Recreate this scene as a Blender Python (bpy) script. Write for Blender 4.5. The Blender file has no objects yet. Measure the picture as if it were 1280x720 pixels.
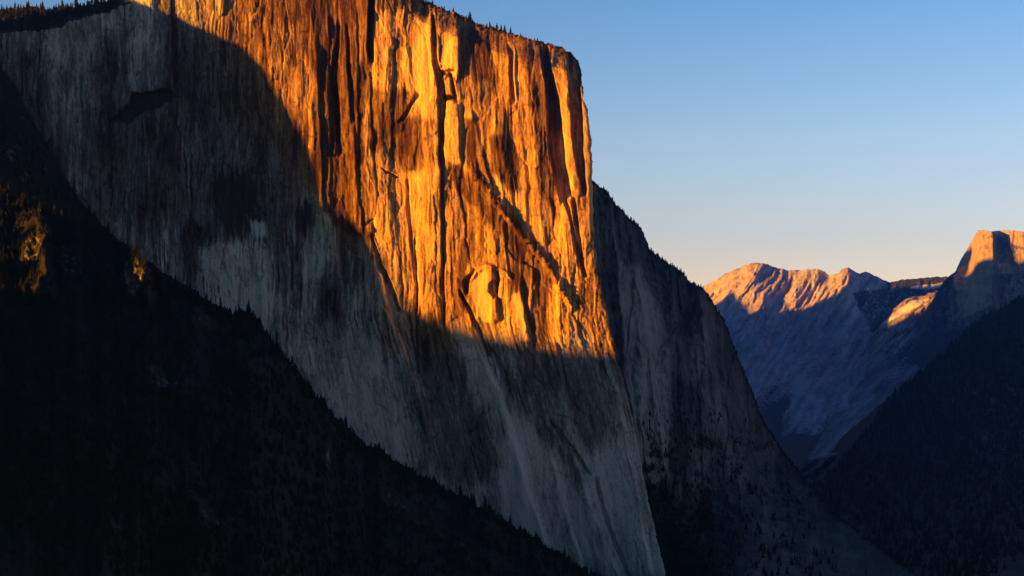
import bpy, math
import numpy as np

SC = bpy.context.scene
COL = SC.collection
R = math.radians

# ------------------------------------------------------------------ camera
HFOV = 44.0
F = 640.0 / math.tan(R(HFOV / 2))        # focal length in photo pixels
HY = 432.0                                # horizon row
cam_d = bpy.data.cameras.new('camera')
cam = bpy.data.objects.new('camera', cam_d)
COL.objects.link(cam)
cam.location = (0, 0, 0)
cam.rotation_euler = (R(90), 0, 0)
cam_d.sensor_width = 36
cam_d.lens = 18 / math.tan(R(HFOV / 2))
cam_d.shift_y = (HY - 360) / 1280.0
cam_d.clip_start = 1.0
cam_d.clip_end = 90000
SC.camera = cam

# ------------------------------------------------------------------ sky and sun
SUN_AZ = 58.0        # degrees left of straight behind the camera
SUN_EL = 5.0
SX, SY = -math.sin(R(SUN_AZ)), -math.cos(R(SUN_AZ))
TE = math.tan(R(SUN_EL))
world = bpy.data.worlds.new('World')
SC.world = world
world.use_nodes = True
nt = world.node_tree
bg = nt.nodes['Background']
sky = nt.nodes.new('ShaderNodeTexSky')
sky.sky_type = 'NISHITA'
sky.sun_disc = False
sky.sun_elevation = R(SUN_EL)
# azimuth of the sun measured clockwise from +Y
sky.sun_rotation = math.atan2(SX, SY) % (2 * math.pi)
sky.altitude = 1500
sky.air_density = 1.0
sky.dust_density = 0.6
sky.ozone_density = 2.0
bg.inputs['Strength'].default_value = 0.036
wtc = nt.nodes.new('ShaderNodeTexCoord'); wsep = nt.nodes.new('ShaderNodeSeparateXYZ')
nt.links.new(wtc.outputs['Generated'], wsep.inputs[0])
wr = nt.nodes.new('ShaderNodeValToRGB')               # evening tint of the sky by height above the horizon
STOPS = [(0.0, (2.05, 1.25, 1.2)), (0.07, (1.98, 1.27, 1.2)), (0.16, (1.66, 1.37, 1.36)), (0.27, (1.0, 1.24, 1.5)), (0.6, (0.6, 0.85, 1.25))]
while len(wr.color_ramp.elements) < len(STOPS): wr.color_ramp.elements.new(0.5)
for e_, (p_, c_) in zip(wr.color_ramp.elements, STOPS):
    e_.position = p_; e_.color = (*c_, 1)
nt.links.new(wsep.outputs['Z'], wr.inputs[0])
wm = nt.nodes.new('ShaderNodeMix'); wm.data_type = 'RGBA'; wm.blend_type = 'MULTIPLY'
wm.inputs[0].default_value = 1.0
wd = nt.nodes.new('ShaderNodeVectorMath'); wd.operation = 'DOT_PRODUCT'
wd.inputs[1].default_value = (SX, SY, 0)
nt.links.new(wtc.outputs['Generated'], wd.inputs[0])
wg = nt.nodes.new('ShaderNodeMapRange'); wg.inputs['From Min'].default_value = 0.0; wg.inputs['From Max'].default_value = 0.5
nt.links.new(wd.outputs['Value'], wg.inputs['Value'])
wt = nt.nodes.new('ShaderNodeMix'); wt.data_type = 'RGBA'
nt.links.new(wg.outputs[0], wt.inputs[0]); nt.links.new(wr.outputs[0], wt.inputs[6])
wt.inputs[7].default_value = (0.28, 0.52, 0.72, 1)
nt.links.new(sky.outputs[0], wm.inputs[6]); nt.links.new(wt.outputs[2], wm.inputs[7])
nt.links.new(wm.outputs[2], bg.inputs['Color'])

sun_d = bpy.data.lights.new('sun', 'SUN')
sun_d.energy = 5.0
sun_d.angle = R(0.7)
sun_d.color = (1.0, 0.38, 0.008)
sun = bpy.data.objects.new('sun', sun_d)
COL.objects.link(sun)
from mathutils import Vector
sdir = Vector((SX * math.cos(R(SUN_EL)), SY * math.cos(R(SUN_EL)), math.sin(R(SUN_EL))))
sun.rotation_euler = sdir.to_track_quat('Z', 'Y').to_euler()

SC.view_settings.view_transform = 'Standard'
SC.view_settings.look = 'None'
SC.view_settings.gamma = 1
SC.view_settings.exposure = 2.38
SC.cycles.max_bounces = 4
SC.cycles.volume_bounces = 0
SC.cycles.diffuse_bounces = 2
SC.cycles.use_denoising = True
SC.cycles.denoising_input_passes = 'RGB_ALBEDO_NORMAL'

# ------------------------------------------------------------------ noise
_rng = np.random.RandomState(7)
_P = _rng.permutation(512)
_P = np.concatenate([_P, _P, _P])
_G = _rng.uniform(0, 2 * math.pi, 512)
_GX, _GY = np.cos(_G), np.sin(_G)

def perlin(x, y, seed=0):
    x = np.asarray(x, float) + seed * 17.31
    y = np.asarray(y, float) + seed * 9.77
    xi = np.floor(x).astype(int); yi = np.floor(y).astype(int)
    xf = x - xi; yf = y - yi
    u = xf * xf * xf * (xf * (xf * 6 - 15) + 10)
    v = yf * yf * yf * (yf * (yf * 6 - 15) + 10)
    def g(ix, iy, fx, fy):
        h = _P[(_P[ix & 511] + iy) & 511]
        return _GX[h] * fx + _GY[h] * fy
    a = g(xi, yi, xf, yf); b = g(xi + 1, yi, xf - 1, yf)
    c = g(xi, yi + 1, xf, yf - 1); d = g(xi + 1, yi + 1, xf - 1, yf - 1)
    return 1.5 * ((a + (b - a) * u) * (1 - v) + (c + (d - c) * u) * v)

def fbm(x, y, o=4, seed=0, g=0.5, l=2.07):
    s = 0; a = 1; t = 0
    for i in range(o):
        s = s + a * perlin(x, y, seed + i * 3.7); t += a
        a *= g; x = x * l; y = y * l
    return s / t

def ridged(x, y, o=4, seed=0, g=0.5, l=2.1):
    s = 0; a = 1; t = 0
    for i in range(o):
        s = s + a * (1 - 2 * np.abs(perlin(x, y, seed + i * 5.1))); t += a
        a *= g; x = x * l; y = y * l
    return s / t

def smooth(e0, e1, x):
    t = np.clip((x - e0) / (e1 - e0), 0, 1)
    return t * t * (3 - 2 * t)

def poly_mask(xx, yy, pts, soft=3.0):
    """1 inside the outline, 0 outside, with an edge `soft` wide."""
    pts = np.array(pts, float)
    m = np.zeros(xx.shape)
    pad = soft * 2
    sel = (xx > pts[:, 0].min() - pad) & (xx < pts[:, 0].max() + pad) & (yy > pts[:, 1].min() - pad) & (yy < pts[:, 1].max() + pad)
    if not sel.any():
        return m
    x = xx[sel]; y = yy[sel]
    inside = np.zeros(x.shape, bool)
    dist = np.full(x.shape, 1e9)
    n = len(pts)
    for i in range(n):
        x0, y0 = pts[i]; x1, y1 = pts[(i + 1) % n]
        if y0 != y1:
            c = ((y0 > y) != (y1 > y)) & (x < (x1 - x0) * (y - y0) / (y1 - y0) + x0)
            inside ^= c
        dx, dy = x1 - x0, y1 - y0
        t = np.clip(((x - x0) * dx + (y - y0) * dy) / (dx * dx + dy * dy + 1e-9), 0, 1)
        dist = np.minimum(dist, np.hypot(x - x0 - t * dx, y - y0 - t * dy))
    sd = np.where(inside, dist, -dist)
    m[sel] = smooth(-soft, soft, sd)
    return m

def cells(x, y, seed=0):
    """jittered cells: returns a random number, another, the offset from the cell's middle in x, and the gap to the next cell"""
    xi = np.floor(x).astype(int); yi = np.floor(y).astype(int)
    b1 = np.full(x.shape, 1e9); b2 = np.full(x.shape, 1e9); r1 = np.zeros(x.shape); r2 = np.zeros(x.shape); ox = np.zeros(x.shape)
    for dx in (-1, 0, 1):
        for dy in (-1, 0, 1):
            h = _P[(_P[(xi + dx + seed * 31) & 511] + yi + dy) & 511]
            jx = (h * 7919 % 509) / 509.0; jy = (h * 104729 % 503) / 503.0
            ex = x - (xi + dx + jx); ey = y - (yi + dy + jy)
            d = ex * ex + ey * ey
            near = d < b1
            b2 = np.where(near, b1, np.minimum(b2, d)); b1 = np.where(near, d, b1)
            r1 = np.where(near, (h * 613 % 499) / 499.0, r1); r2 = np.where(near, (h * 277 % 491) / 491.0, r2)
            ox = np.where(near, ex, ox)
    return r1, r2, ox, np.sqrt(b2) - np.sqrt(b1)

def along(yy, path):
    p = sorted(path)
    return np.interp(yy, [a[0] for a in p], [a[1] for a in p])

def yfade(yy, y0, y1, f=8.0):
    return smooth(y0 - f, y0 + f, yy) * (1 - smooth(y1 - f, y1 + f, yy))

def tooth(xx, yy, path, h, wl, drop=2.0, f=8.0):
    """a buttress: rises over wl towards the path, then falls away by h on its right"""
    d = xx - along(yy, path)
    s = np.where(d < 0, np.clip(1 + d / wl, 0, 1) ** 1.2, np.clip(1 - d / drop, 0, 1))
    ys = [p[0] for p in path]
    return h * s * yfade(yy, min(ys), max(ys), f)

def groove(xx, yy, path, depth, w, f=6.0):
    d = np.abs(xx - along(yy, path))
    ww = along(yy, w) if isinstance(w, list) else w
    ys = [p[0] for p in path]
    return -depth * (1 - smooth(ww * 0.42, ww * 0.5 + 0.8, d)) * yfade(yy, min(ys), max(ys), f)

# ------------------------------------------------------------------ mesh helpers
def obj(name, me, mat=None, parent=None):
    o = bpy.data.objects.new(name, me)
    COL.objects.link(o)
    if mat: me.materials.append(mat)
    if parent: o.parent = parent
    return o

def tag(o, label=None, cat=None, group=None, kind=None):
    if label: o['label'] = label
    if cat: o['category'] = cat
    if group: o['group'] = group
    if kind: o['kind'] = kind
    return o

def mesh_np(name, V, Q, smooth_=True, attrs=None):
    me = bpy.data.meshes.new(name)
    V = np.ascontiguousarray(V, np.float32); Q = np.ascontiguousarray(Q, np.int32)
    k = Q.shape[1]
    me.vertices.add(len(V)); me.vertices.foreach_set('co', V.ravel())
    me.loops.add(Q.size); me.loops.foreach_set('vertex_index', Q.ravel())
    me.polygons.add(len(Q))
    me.polygons.foreach_set('loop_start', np.arange(0, Q.size, k, dtype=np.int32))
    me.polygons.foreach_set('loop_total', np.full(len(Q), k, np.int32))
    me.polygons.foreach_set('use_smooth', np.full(len(Q), smooth_, bool))
    me.update(calc_edges=True)
    for n, a in (attrs or {}).items():
        at = me.attributes.new(n, 'FLOAT', 'POINT')
        at.data.foreach_set('value', np.ascontiguousarray(a, np.float32).ravel())
    return me

def grid_mesh(name, X, Y, Z, smooth_=True, attrs=None):
    n, m = X.shape
    V = np.stack([X, Y, Z], -1).reshape(-1, 3)
    i = np.arange(n * m).reshape(n, m)
    Q = np.stack([i[:-1, :-1], i[1:, :-1], i[1:, 1:], i[:-1, 1:]], -1).reshape(-1, 4)
    return mesh_np(name, V, Q, smooth_, attrs)

def seen(px, py, Y):
    """world point that lies Y metres out, in the direction of a photo position"""
    return (px - 640) / F * Y, Y, (HY - py) / F * Y

def unsun(px, py, Y, t):
    """point t metres towards the sun from the point seen at px, py"""
    x, y, z = seen(px, py, Y)
    return x + SX * t, y + SY * t, z + TE * t

# ------------------------------------------------------------------ materials
def nodes(name):
    m = bpy.data.materials.new(name); m.use_nodes = True
    n = m.node_tree
    b = n.nodes['Principled BSDF']
    b.inputs['Roughness'].default_value = 0.9
    b.inputs['Specular IOR Level'].default_value = 0.15
    return m, n, b

def nadd(n, t, **kw):
    x = n.nodes.new(t)
    for k, v in kw.items(): setattr(x, k, v)
    return x

def noise_node(n, scale, stretch=(1, 1, 1), detail=6, rough=0.6, rot=(0, 0, 0)):
    tc = nadd(n, 'ShaderNodeTexCoord')
    mp = nadd(n, 'ShaderNodeMapping')
    mp.inputs['Scale'].default_value = stretch
    mp.inputs['Rotation'].default_value = rot
    no = nadd(n, 'ShaderNodeTexNoise')
    no.inputs['Scale'].default_value = scale
    no.inputs['Detail'].default_value = detail
    no.inputs['Roughness'].default_value = rough
    n.links.new(tc.outputs['Object'], mp.inputs['Vector'])
    n.links.new(mp.outputs[0], no.inputs['Vector'])
    return no.outputs['Fac']

def ramp(n, fac, stops):
    r = nadd(n, 'ShaderNodeValToRGB')
    e = r.color_ramp.elements
    while len(e) < len(stops): e.new(0.5)
    for i, (p, c) in enumerate(stops):
        e[i].position = p; e[i].color = (*c, 1)
    n.links.new(fac, r.inputs[0])
    return r.outputs[0]

def mix(n, f, a, b, mode='MIX'):
    m = nadd(n, 'ShaderNodeMix', data_type='RGBA', blend_type=mode)
    for s, i in ((f, 0), (a, 6), (b, 7)):
        if isinstance(s, (int, float)): m.inputs[i].default_value = s
        elif isinstance(s, tuple): m.inputs[i].default_value = (*s, 1)
        else: n.links.new(s, m.inputs[i])
    return m.outputs[2]

def math_(n, op, a, b=0.0, clamp=False):
    m = nadd(n, 'ShaderNodeMath', operation=op, use_clamp=clamp)
    for s, i in ((a, 0), (b, 1)):
        if isinstance(s, (int, float)): m.inputs[i].default_value = s
        else: n.links.new(s, m.inputs[i])
    return m.outputs[0]

def attr(n, name):
    a = nadd(n, 'ShaderNodeAttribute'); a.attribute_name = name
    return a.outputs['Fac']

def bump(n, b, h, strength, dist):
    u = nadd(n, 'ShaderNodeBump')
    u.inputs['Strength'].default_value = strength
    u.inputs['Distance'].default_value = dist
    n.links.new(h, u.inputs['Height'])
    n.links.new(u.outputs[0], b.inputs['Normal'])

def granite(name, light, mid, dark, veg=(0.012, 0.014, 0.008), px=2.2, streak=9.0, bstr=0.8, stw=1.3):
    """rock: tone attribute picks pale granite or dark diorite, veg attribute picks scrub; px = metres per photo pixel"""
    m, n, b = nodes(name)
    tone = attr(n, 'tone'); vg = attr(n, 'veg')
    st = noise_node(n, 0.16 / px, (1, 1, 1 / streak), 7, 0.62)          # long water streaks
    st2 = noise_node(n, 0.5 / px, (1, 1, 1 / (streak * 0.6)), 4, 0.6)
    blot = noise_node(n, 0.03 / px, (1, 1, 0.5), 5, 0.6)
    f = math_(n, 'ADD', math_(n, 'MULTIPLY', math_(n, 'SUBTRACT', st, 0.5), stw), math_(n, 'MULTIPLY', math_(n, 'SUBTRACT', blot, 0.5), 0.7))
    f = math_(n, 'ADD', f, math_(n, 'MULTIPLY', math_(n, 'SUBTRACT', st2, 0.5), 0.7))
    f = math_(n, 'ADD', tone, f, True)
    c = ramp(n, f, [(0.0, light), (0.45, mid), (0.8, dark), (1.0, tuple(q * 0.55 for q in dark))])
    c = mix(n, attr(n, 'sun_gold'), c, (1.18, 0.76, 0.34), 'MULTIPLY')     # golden lichen stain, plus sunset orange painted into the lit upper wall (granite without it keeps its grey)
    vf = noise_node(n, 0.25 / px, (1, 1, 1), 4, 0.7)
    vv = math_(n, 'MULTIPLY', math_(n, 'SUBTRACT', math_(n, 'ADD', vg, vf), 0.95), 6.0, True)
    c = mix(n, vv, c, veg)
    c = mix(n, math_(n, 'MULTIPLY', vg, -2.0, True), c, (0.33, 0.35, 0.52))       # old snow where the veg attribute is below zero
    n.links.new(c, b.inputs['Base Color'])
    h = math_(n, 'ADD', st, math_(n, 'MULTIPLY', st2, 0.5))
    fine = noise_node(n, 0.9 / px, (1, 1, 0.5), 4, 0.65)
    h = math_(n, 'ADD', h, math_(n, 'MULTIPLY', fine, 0.35))
    bump(n, b, h, bstr, 3.2 * min(px, 5.0))
    return m

def forest_ground(name, c1, c2, scale):
    m, n, b = nodes(name)
    f = noise_node(n, scale, (1, 1, 1), 6, 0.65)
    rock = attr(n, 'tone')
    c = ramp(n, f, [(0.35, c1), (0.65, c2)])
    rk = noise_node(n, scale * 2, (1, 1, 0.3), 6, 0.7)
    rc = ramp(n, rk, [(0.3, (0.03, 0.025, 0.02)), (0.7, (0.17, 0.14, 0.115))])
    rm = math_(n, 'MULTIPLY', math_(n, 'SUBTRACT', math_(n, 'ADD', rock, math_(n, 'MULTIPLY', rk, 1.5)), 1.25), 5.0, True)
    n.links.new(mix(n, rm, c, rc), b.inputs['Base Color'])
    bump(n, b, f, 0.6, 0.6 / scale)
    return m

M_cap = granite('pale_granite', (0.47, 0.41, 0.34), (0.13, 0.108, 0.095), (0.042, 0.024, 0.02), bstr=0.5, stw=0.6)
M_shoulder = granite('grey_granite', (0.24, 0.235, 0.20), (0.095, 0.09, 0.08), (0.03, 0.028, 0.026), px=2.8, stw=1.0)
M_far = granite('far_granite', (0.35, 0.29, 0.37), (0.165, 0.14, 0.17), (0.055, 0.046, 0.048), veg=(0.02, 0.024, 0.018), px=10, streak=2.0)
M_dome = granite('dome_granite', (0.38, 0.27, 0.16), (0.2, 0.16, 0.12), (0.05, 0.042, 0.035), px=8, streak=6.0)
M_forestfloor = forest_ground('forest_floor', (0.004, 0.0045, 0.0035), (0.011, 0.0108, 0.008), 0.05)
M_farslope = forest_ground('far_forest_slope', (0.012, 0.014, 0.011), (0.026, 0.027, 0.02), 0.012)

# ------------------------------------------------------------------ valley floor
def build_ground():
    n = 60
    xs = np.linspace(-15000, 15000, n); ys = np.linspace(-6000, 24000, n)
    X, Y = np.meshgrid(xs, ys, indexing='xy')
    Z = -720 + 10 * fbm(X / 2500, Y / 2500, 3, 3)
    me = grid_mesh('valley_floor', X, Y, Z, True, {'tone': np.zeros(X.size)})
    tag(obj('valley_floor', me, M_farslope), 'dark forested valley floor below the cliffs', 'valley floor', kind='structure')
build_ground()

# ------------------------------------------------------------------ the great cliff
SKY_CAP = [(-200, 16), (0, 13), (25, 11), (45, 9), (60, 12), (80, 12), (100, 8), (130, 3), (150, -4), (180, -22), (260, -48), (400, -55), (480, -30),
           (530, 0), (560, 13), (600, 30), (640, 42), (665, 48), (690, 55), (705, 60), (716, 67), (723, 76), (727, 92), (760, 95)]
EDGE_CAP = [(-80, 700), (0, 722), (60, 723), (76, 725), (92, 727), (125, 730), (140, 735), (165, 738), (200, 740), (260, 741), (330, 746), (400, 761),
            (440, 770), (520, 790), (600, 805), (660, 818), (720, 832), (780, 845), (860, 860)]
def cap_depth(px, py):
    """mean wall: nearly square to the view, leaning back a little, its foot kicked out"""
    D = 3500 - (740 - px) * 0.22
    D = D - np.clip(py - 60, -100, 900) * 0.32           # leans back
    return D

def build_cap():
    U = np.concatenate([np.linspace(-180, 150, 240, endpoint=False), np.linspace(150, 745, 640)])   # along the wall
    nr = 720
    w = np.linspace(0, 1, nr)
    UU, WW = np.meshgrid(U, w, indexing='ij')
    k = smooth(380, 745, UU)
    sky0 = np.interp(UU - 19 * k, *zip(*SKY_CAP))
    py = sky0 + (790 - sky0) * WW
    edge = np.interp(py, *zip(*EDGE_CAP)) + 2.2 * fbm(py / 14, py * 0, 3, 12) + 1.0 * perlin(py / 3.4, py * 0, 13)
    # the columns near the prow follow its leaning edge
    k = smooth(380, 745, UU)
    px = UU + (edge - 745) * k
    rim = px.copy()
    # ragged rim
    py = py + (fbm(px / 6, py * 0, 3, 11) * 4 - 1.0) * np.exp(-(py - sky0) / 30)
    # wander the features a little so nothing is ruler drawn
    wx = px + 4.0 * fbm(px / 40, py / 80, 3, 21) + 1.0 * perlin(px / 7, py / 20, 22)
    wy = py + 9.0 * fbm(px / 30, py / 50, 4, 23)
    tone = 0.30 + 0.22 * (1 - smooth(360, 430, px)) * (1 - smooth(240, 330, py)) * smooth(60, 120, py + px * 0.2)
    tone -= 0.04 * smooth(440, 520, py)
    veg = np.zeros(px.shape)
    r = np.zeros(px.shape)
    d_edge = edge - px

    # -- broad bays and bulges
    r += 24 * fbm(wx / 150, wy / 420, 3, 31)
    r += 16 * fbm(wx / 52, wy / 210, 3, 35)
    # -- pillars and corners (photo position of each edge: (row, column))
    T = lambda path, h, wl, drop=2.0, f=8.0: tooth(wx, wy, path, h * 1.0, wl, drop, f)
    G = lambda path, d, w, f=6.0: groove(wx, wy, path, d * 1.6, w, f)
    r += T([(-60, 462), (80, 461)], 20, 14)
    r += G([(-60, 466), (76, 463)], 26, 7)
    r += T([(60, 396), (280, 404)], 10, 34)
    r += G([(30, 424), (100, 417), (190, 425)], 14, [(30, 4), (100, 9), (190, 5)])
    r += G([(60, 436), (150, 441)], 9, 4)
    r += T([(30, 431), (290, 452)], 7, 10); r += T([(10, 446), (280, 447)], 6, 8)
    r += T([(20, 409), (260, 412)], 6, 7)
    r += T([(60, 508), (146, 516)], 9, 28, 6)
    r += G([(115, 522), (150, 500)], 8, 5, 4)
    r += T([(45, 547), (330, 552)], 9, 46)
    r += G([(22, 541), (70, 544), (110, 551), (205, 552)], 16, [(22, 4), (70, 7), (110, 9), (160, 6), (205, 6)], 5)
    r += G([(200, 553), (300, 553), (405, 554)], 10, [(200, 4), (260, 5), (405, 2.6)])
    r += G([(92, 562), (126, 569)], 15, 4, 3)
    r += G([(88, 560), (97, 560)], 13, 18, 2)
    r += G([(120, 560), (126, 560)], 13, 14, 2)
    r += T([(36, 571), (94, 572)], 7, 24, 4, 5)
    r += T([(128, 571), (205, 575)], 9, 20, 5, 5)
    r += T([(60, 641), (140, 645)], 10, 28, 3)
    r += G([(58, 636), (130, 642)], 15, [(58, 8), (130, 6)])
    r += T([(56, 656), (300, 682)], 9, 26, 8)
    r += T([(60, 678), (250, 700)], 15, 30, 3)
    r += G([(64, 680), (120, 690), (190, 698), (245, 706)], 23, [(64, 9), (120, 14), (190, 22), (245, 15)])
    r += G([(58, 716), (100, 719), (180, 724), (240, 728)], 25, [(58, 14), (100, 16), (180, 12), (240, 7)])
    r += G([(240, 715), (345, 732)], 12, 5)
    r += G([(245, 706), (330, 727)], 9, 4)
    # small repeated ribs on the right half
    for i, (x0, x1, h, wl) in enumerate([(585, 606, 5, 12), (598, 622, 4, 8), (618, 634, 6, 12), (629, 650, 4, 9), (648, 668, 5, 11), (661, 690, 5, 10), (676, 705, 5, 9)]):
        r += T([(95 + 9 * i, x0), (330 + 12 * i, x1)], h * 0.7, wl, 3, 25)
    # pointed spires of light and the dark map between them
    r += T([(140, 590), (232, 613)], 9, 14, 5)
    r += T([(150, 622), (240, 640)], 7, 16, 9)
    # stepped diagonal ledge
    dl = wy - np.interp(wx, [560, 600, 640, 690, 720], [190, 226, 278, 340, 392])
    band = yfade(wx, 585, 712, 8)
    r += band * (15 * smooth(-16, 2, dl) * (1 - smooth(2, 10, dl)))
    r += band * 7 * ridged(wx / 7, wy / 6, 2, 77) * np.exp(-(dl / 12) ** 2)
    # the heart hollow with its overhang
    r += T([(332, 612), (400, 622)], 13, 34, 4, 4)
    r += T([(352, 648), (428, 662)], 12, 26, 3, 10)
    hole = poly_mask(wx, wy, [(610, 356), (616, 352), (623, 356), (622, 366), (615, 372), (610, 366)], 1.5)
    r -= 22 * hole
    r += G([(336, 593), (352, 583), (368, 584)], 15, [(336, 3), (352, 7), (368, 4)], 3)
    r += G([(364, 576), (400, 592), (440, 612)], 10, [(364, 3), (400, 7), (440, 4)], 4)
    arc = np.abs(np.hypot(wx - 612, (wy - 372) * 0.8) - 31)
    r += 8 * np.exp(-(arc / 2.2) ** 2) * (wy < 350)
    # cracks on the middle wall
    r += G([(212, 480), (222, 497)], 9, 4, 2)
    r += G([(225, 508), (330, 518)], 7, [(225, 3), (262, 5), (330, 2.4)])
    r += G([(300, 520), (470, 523)], 6, 2.6)
    r += G([(290, 463), (330, 474), (372, 492), (388, 500)], 12, [(290, 3), (340, 6), (388, 5)], 4)
    r += T([(280, 462), (395, 489)], 12, 26, 3)
    # lower buttresses (in the shade)
    r += T([(255, 344), (345, 364), (430, 352)], 18, 26, 5)
    r += T([(280, 372), (380, 378)], 14, 14, 8)
    r += T([(270, 424), (350, 423), (470, 430)], 14, 30, 4)
    r += T([(330, 455), (420, 470)], 14, 20, 3)
    r += T([(380, 478), (430, 502), (500, 522), (560, 541), (640, 560)], 20, 60, 5)
    r += T([(440, 520), (720, 570)], 9, 24, 5)
    r += T([(440, 600), (520, 632), (600, 655), (740, 700)], 24, 46, 7)
    r += T([(500, 668), (720, 730)], 14, 30, 5)
    r += T([(430, 696), (560, 712), (740, 780)], 16, 34, 5)
    r += T([(440, 758), (600, 792), (740, 815)], 15, 30, 6)
    r += G([(430, 614), (470, 632), (495, 640)], 12, [(430, 3), (470, 7), (495, 3)])
    r += G([(525, 690), (560, 712), (592, 736)], 12, [(525, 3), (560, 8), (592, 3)])
    r += G([(600, 744), (660, 762), (720, 786)], 10, 5)
    # left wall roof band
    roof = poly_mask(wx, wy, [(138, 154), (160, 132), (168, 118), (212, 112), (216, 122), (198, 134), (180, 138), (160, 152)], 3)
    r -= 24 * roof; tone += 0.5 * roof
    r += T([(20, 208), (110, 213), (260, 222)], 16, 60, 6)
    r += T([(60, 62), (260, 66)], 10, 40, 5)
    r += T([(150, 118), (330, 128)], 9, 40, 5)
    r += T([(200, 282), (310, 286)], 14, 26, 5)
    slab = poly_mask(wx, wy, [(250, 312), (275, 300), (318, 300), (332, 316), (336, 372), (330, 420), (250, 400)], 8)
    r += 9 * slab; tone -= 0.26 * slab
    slab2 = poly_mask(wx, wy, [(268, 338), (300, 334), (328, 340), (330, 400), (262, 400)], 3)
    r += 6 * slab2

    pale = [([(470, 12), (500, 14), (498, 46), (480, 44), (468, 30)], 5, 0.24),
            ([(512, 16), (538, 28), (540, 60), (520, 60)], 5, 0.24),
            ([(500, 62), (545, 60), (546, 150), (530, 146), (512, 120)], 6, 0.26),
            ([(555, 36), (572, 36), (572, 92), (556, 94)], 3, 0.28),
            ([(556, 126), (574, 126), (576, 205), (556, 205)], 4, 0.2),
            ([(592, 152), (602, 164), (612, 228), (606, 232), (596, 190)], 2, 0.26),
            ([(618, 214), (630, 236), (628, 262), (618, 240)], 3, 0.2),
            ([(690, 80), (704, 80), (718, 240), (708, 240), (696, 130)], 3, 0.24),
            ([(730, 122), (742, 124), (744, 290), (734, 290)], 3, 0.24),
            ([(345, 30), (395, 34), (392, 110), (388, 200), (360, 120), (340, 80)], 9, 0.14),
            ([(466, 200), (550, 205), (552, 380), (500, 376), (472, 300)], 10, 0.12),
            ([(592, 340), (606, 334), (614, 400), (600, 404), (592, 380)], 3, 0.3),
            ([(640, 366), (648, 366), (661, 424), (652, 420)], 2.5, 0.28),
            ([(640, 240), (692, 250), (700, 320), (670, 310)], 8, 0.12),
            ([(375, 292), (412, 270), (424, 300), (420, 340), (400, 350), (376, 350)], 6, 0.1),
            ([(60, 60), (120, 56), (130, 230), (90, 240), (66, 160)], 14, 0.12),
            ([(150, 50), (205, 30), (206, 108), (160, 116)], 10, 0.12),
            ([(308, 276), (330, 280), (334, 300), (318, 300)], 3, 0.3),
            ([(380, 410), (470, 420), (520, 560), (556, 615), (480, 580), (420, 520), (372, 440)], 12, 0.12),
            ([(556, 400), (586, 420), (620, 470), (652, 560), (668, 640), (700, 720), (640, 690), (616, 560), (580, 470)], 8, 0.2),
            ([(700, 560), (770, 560), (830, 720), (740, 720)], 14, 0.14),
            ([(640, 520), (690, 560), (760, 700), (700, 700), (655, 620)], 10, 0.1)]
    panel = np.zeros(px.shape)
    for pts, sf, a_ in pale:
        panel = np.maximum(panel, poly_mask(wx, wy, pts, sf + 1) * min(1, a_ / 0.22))
    # -- rough rock: every surface broken into flakes, corners and facets
    lean = 0.27 * np.clip(py - 400, 0, 400) * smooth(330, 480, px) * (1 - 0.0 * px)
    su = wx - lean
    calm = (1 - 0.5 * smooth(400, 520, py)) * (1 - 0.6 * panel)
    for sx_, sy_, amp, tilt, sd in ((30, 150, 7.0, 9.0, 1), (12, 58, 3.2, 5.0, 2), (5.5, 21, 1.5, 2.2, 3)):
        q1, q2, ox, gap = cells((su + 2 * fbm(su / 9, wy / 14, 2, 40 + sd)) / sx_, wy / sy_, sd)
        r += calm * (amp * (q1 - 0.5) + tilt * (q2 - 0.62) * ox * 1.6)
        r -= calm * amp * 0.30 * np.exp(-gap / 0.05)
    r += 1.6 * ridged(su / 6, wy / 70, 3, 41) * calm
    r += 1.6 * fbm(wx / 7.5, wy / 24, 4, 45) * calm
    r += 0.8 * fbm(wx / 2.4, wy / 4.0, 2, 49)
    rough = smooth(640, 700, wx) * smooth(300, 335, wy) * (1 - smooth(430, 470, wy))
    r += 2.6 * rough * fbm(wx / 4.2, wy / 4.8, 3, 51)
    topb = np.exp(-np.clip(py - sky0, 0, 500) / 16)
    r += 7 * topb * fbm(px / 7, py / 6, 3, 55) + 5 * topb * ridged(px / 14, py / 9, 2, 56)
    sun_gold = smooth(215, 320, px - np.interp(py, [0, 120, 240, 330, 460], [0, 20, 110, 190, 230]) + 30 * fbm(wx / 60, wy / 60, 3, 57)) * (1 - smooth(400, 470, py + 40 * fbm(wx / 40, wy / 90, 3, 58)))  # golden stain of the upper wall, with sunset warmth painted into it

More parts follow.
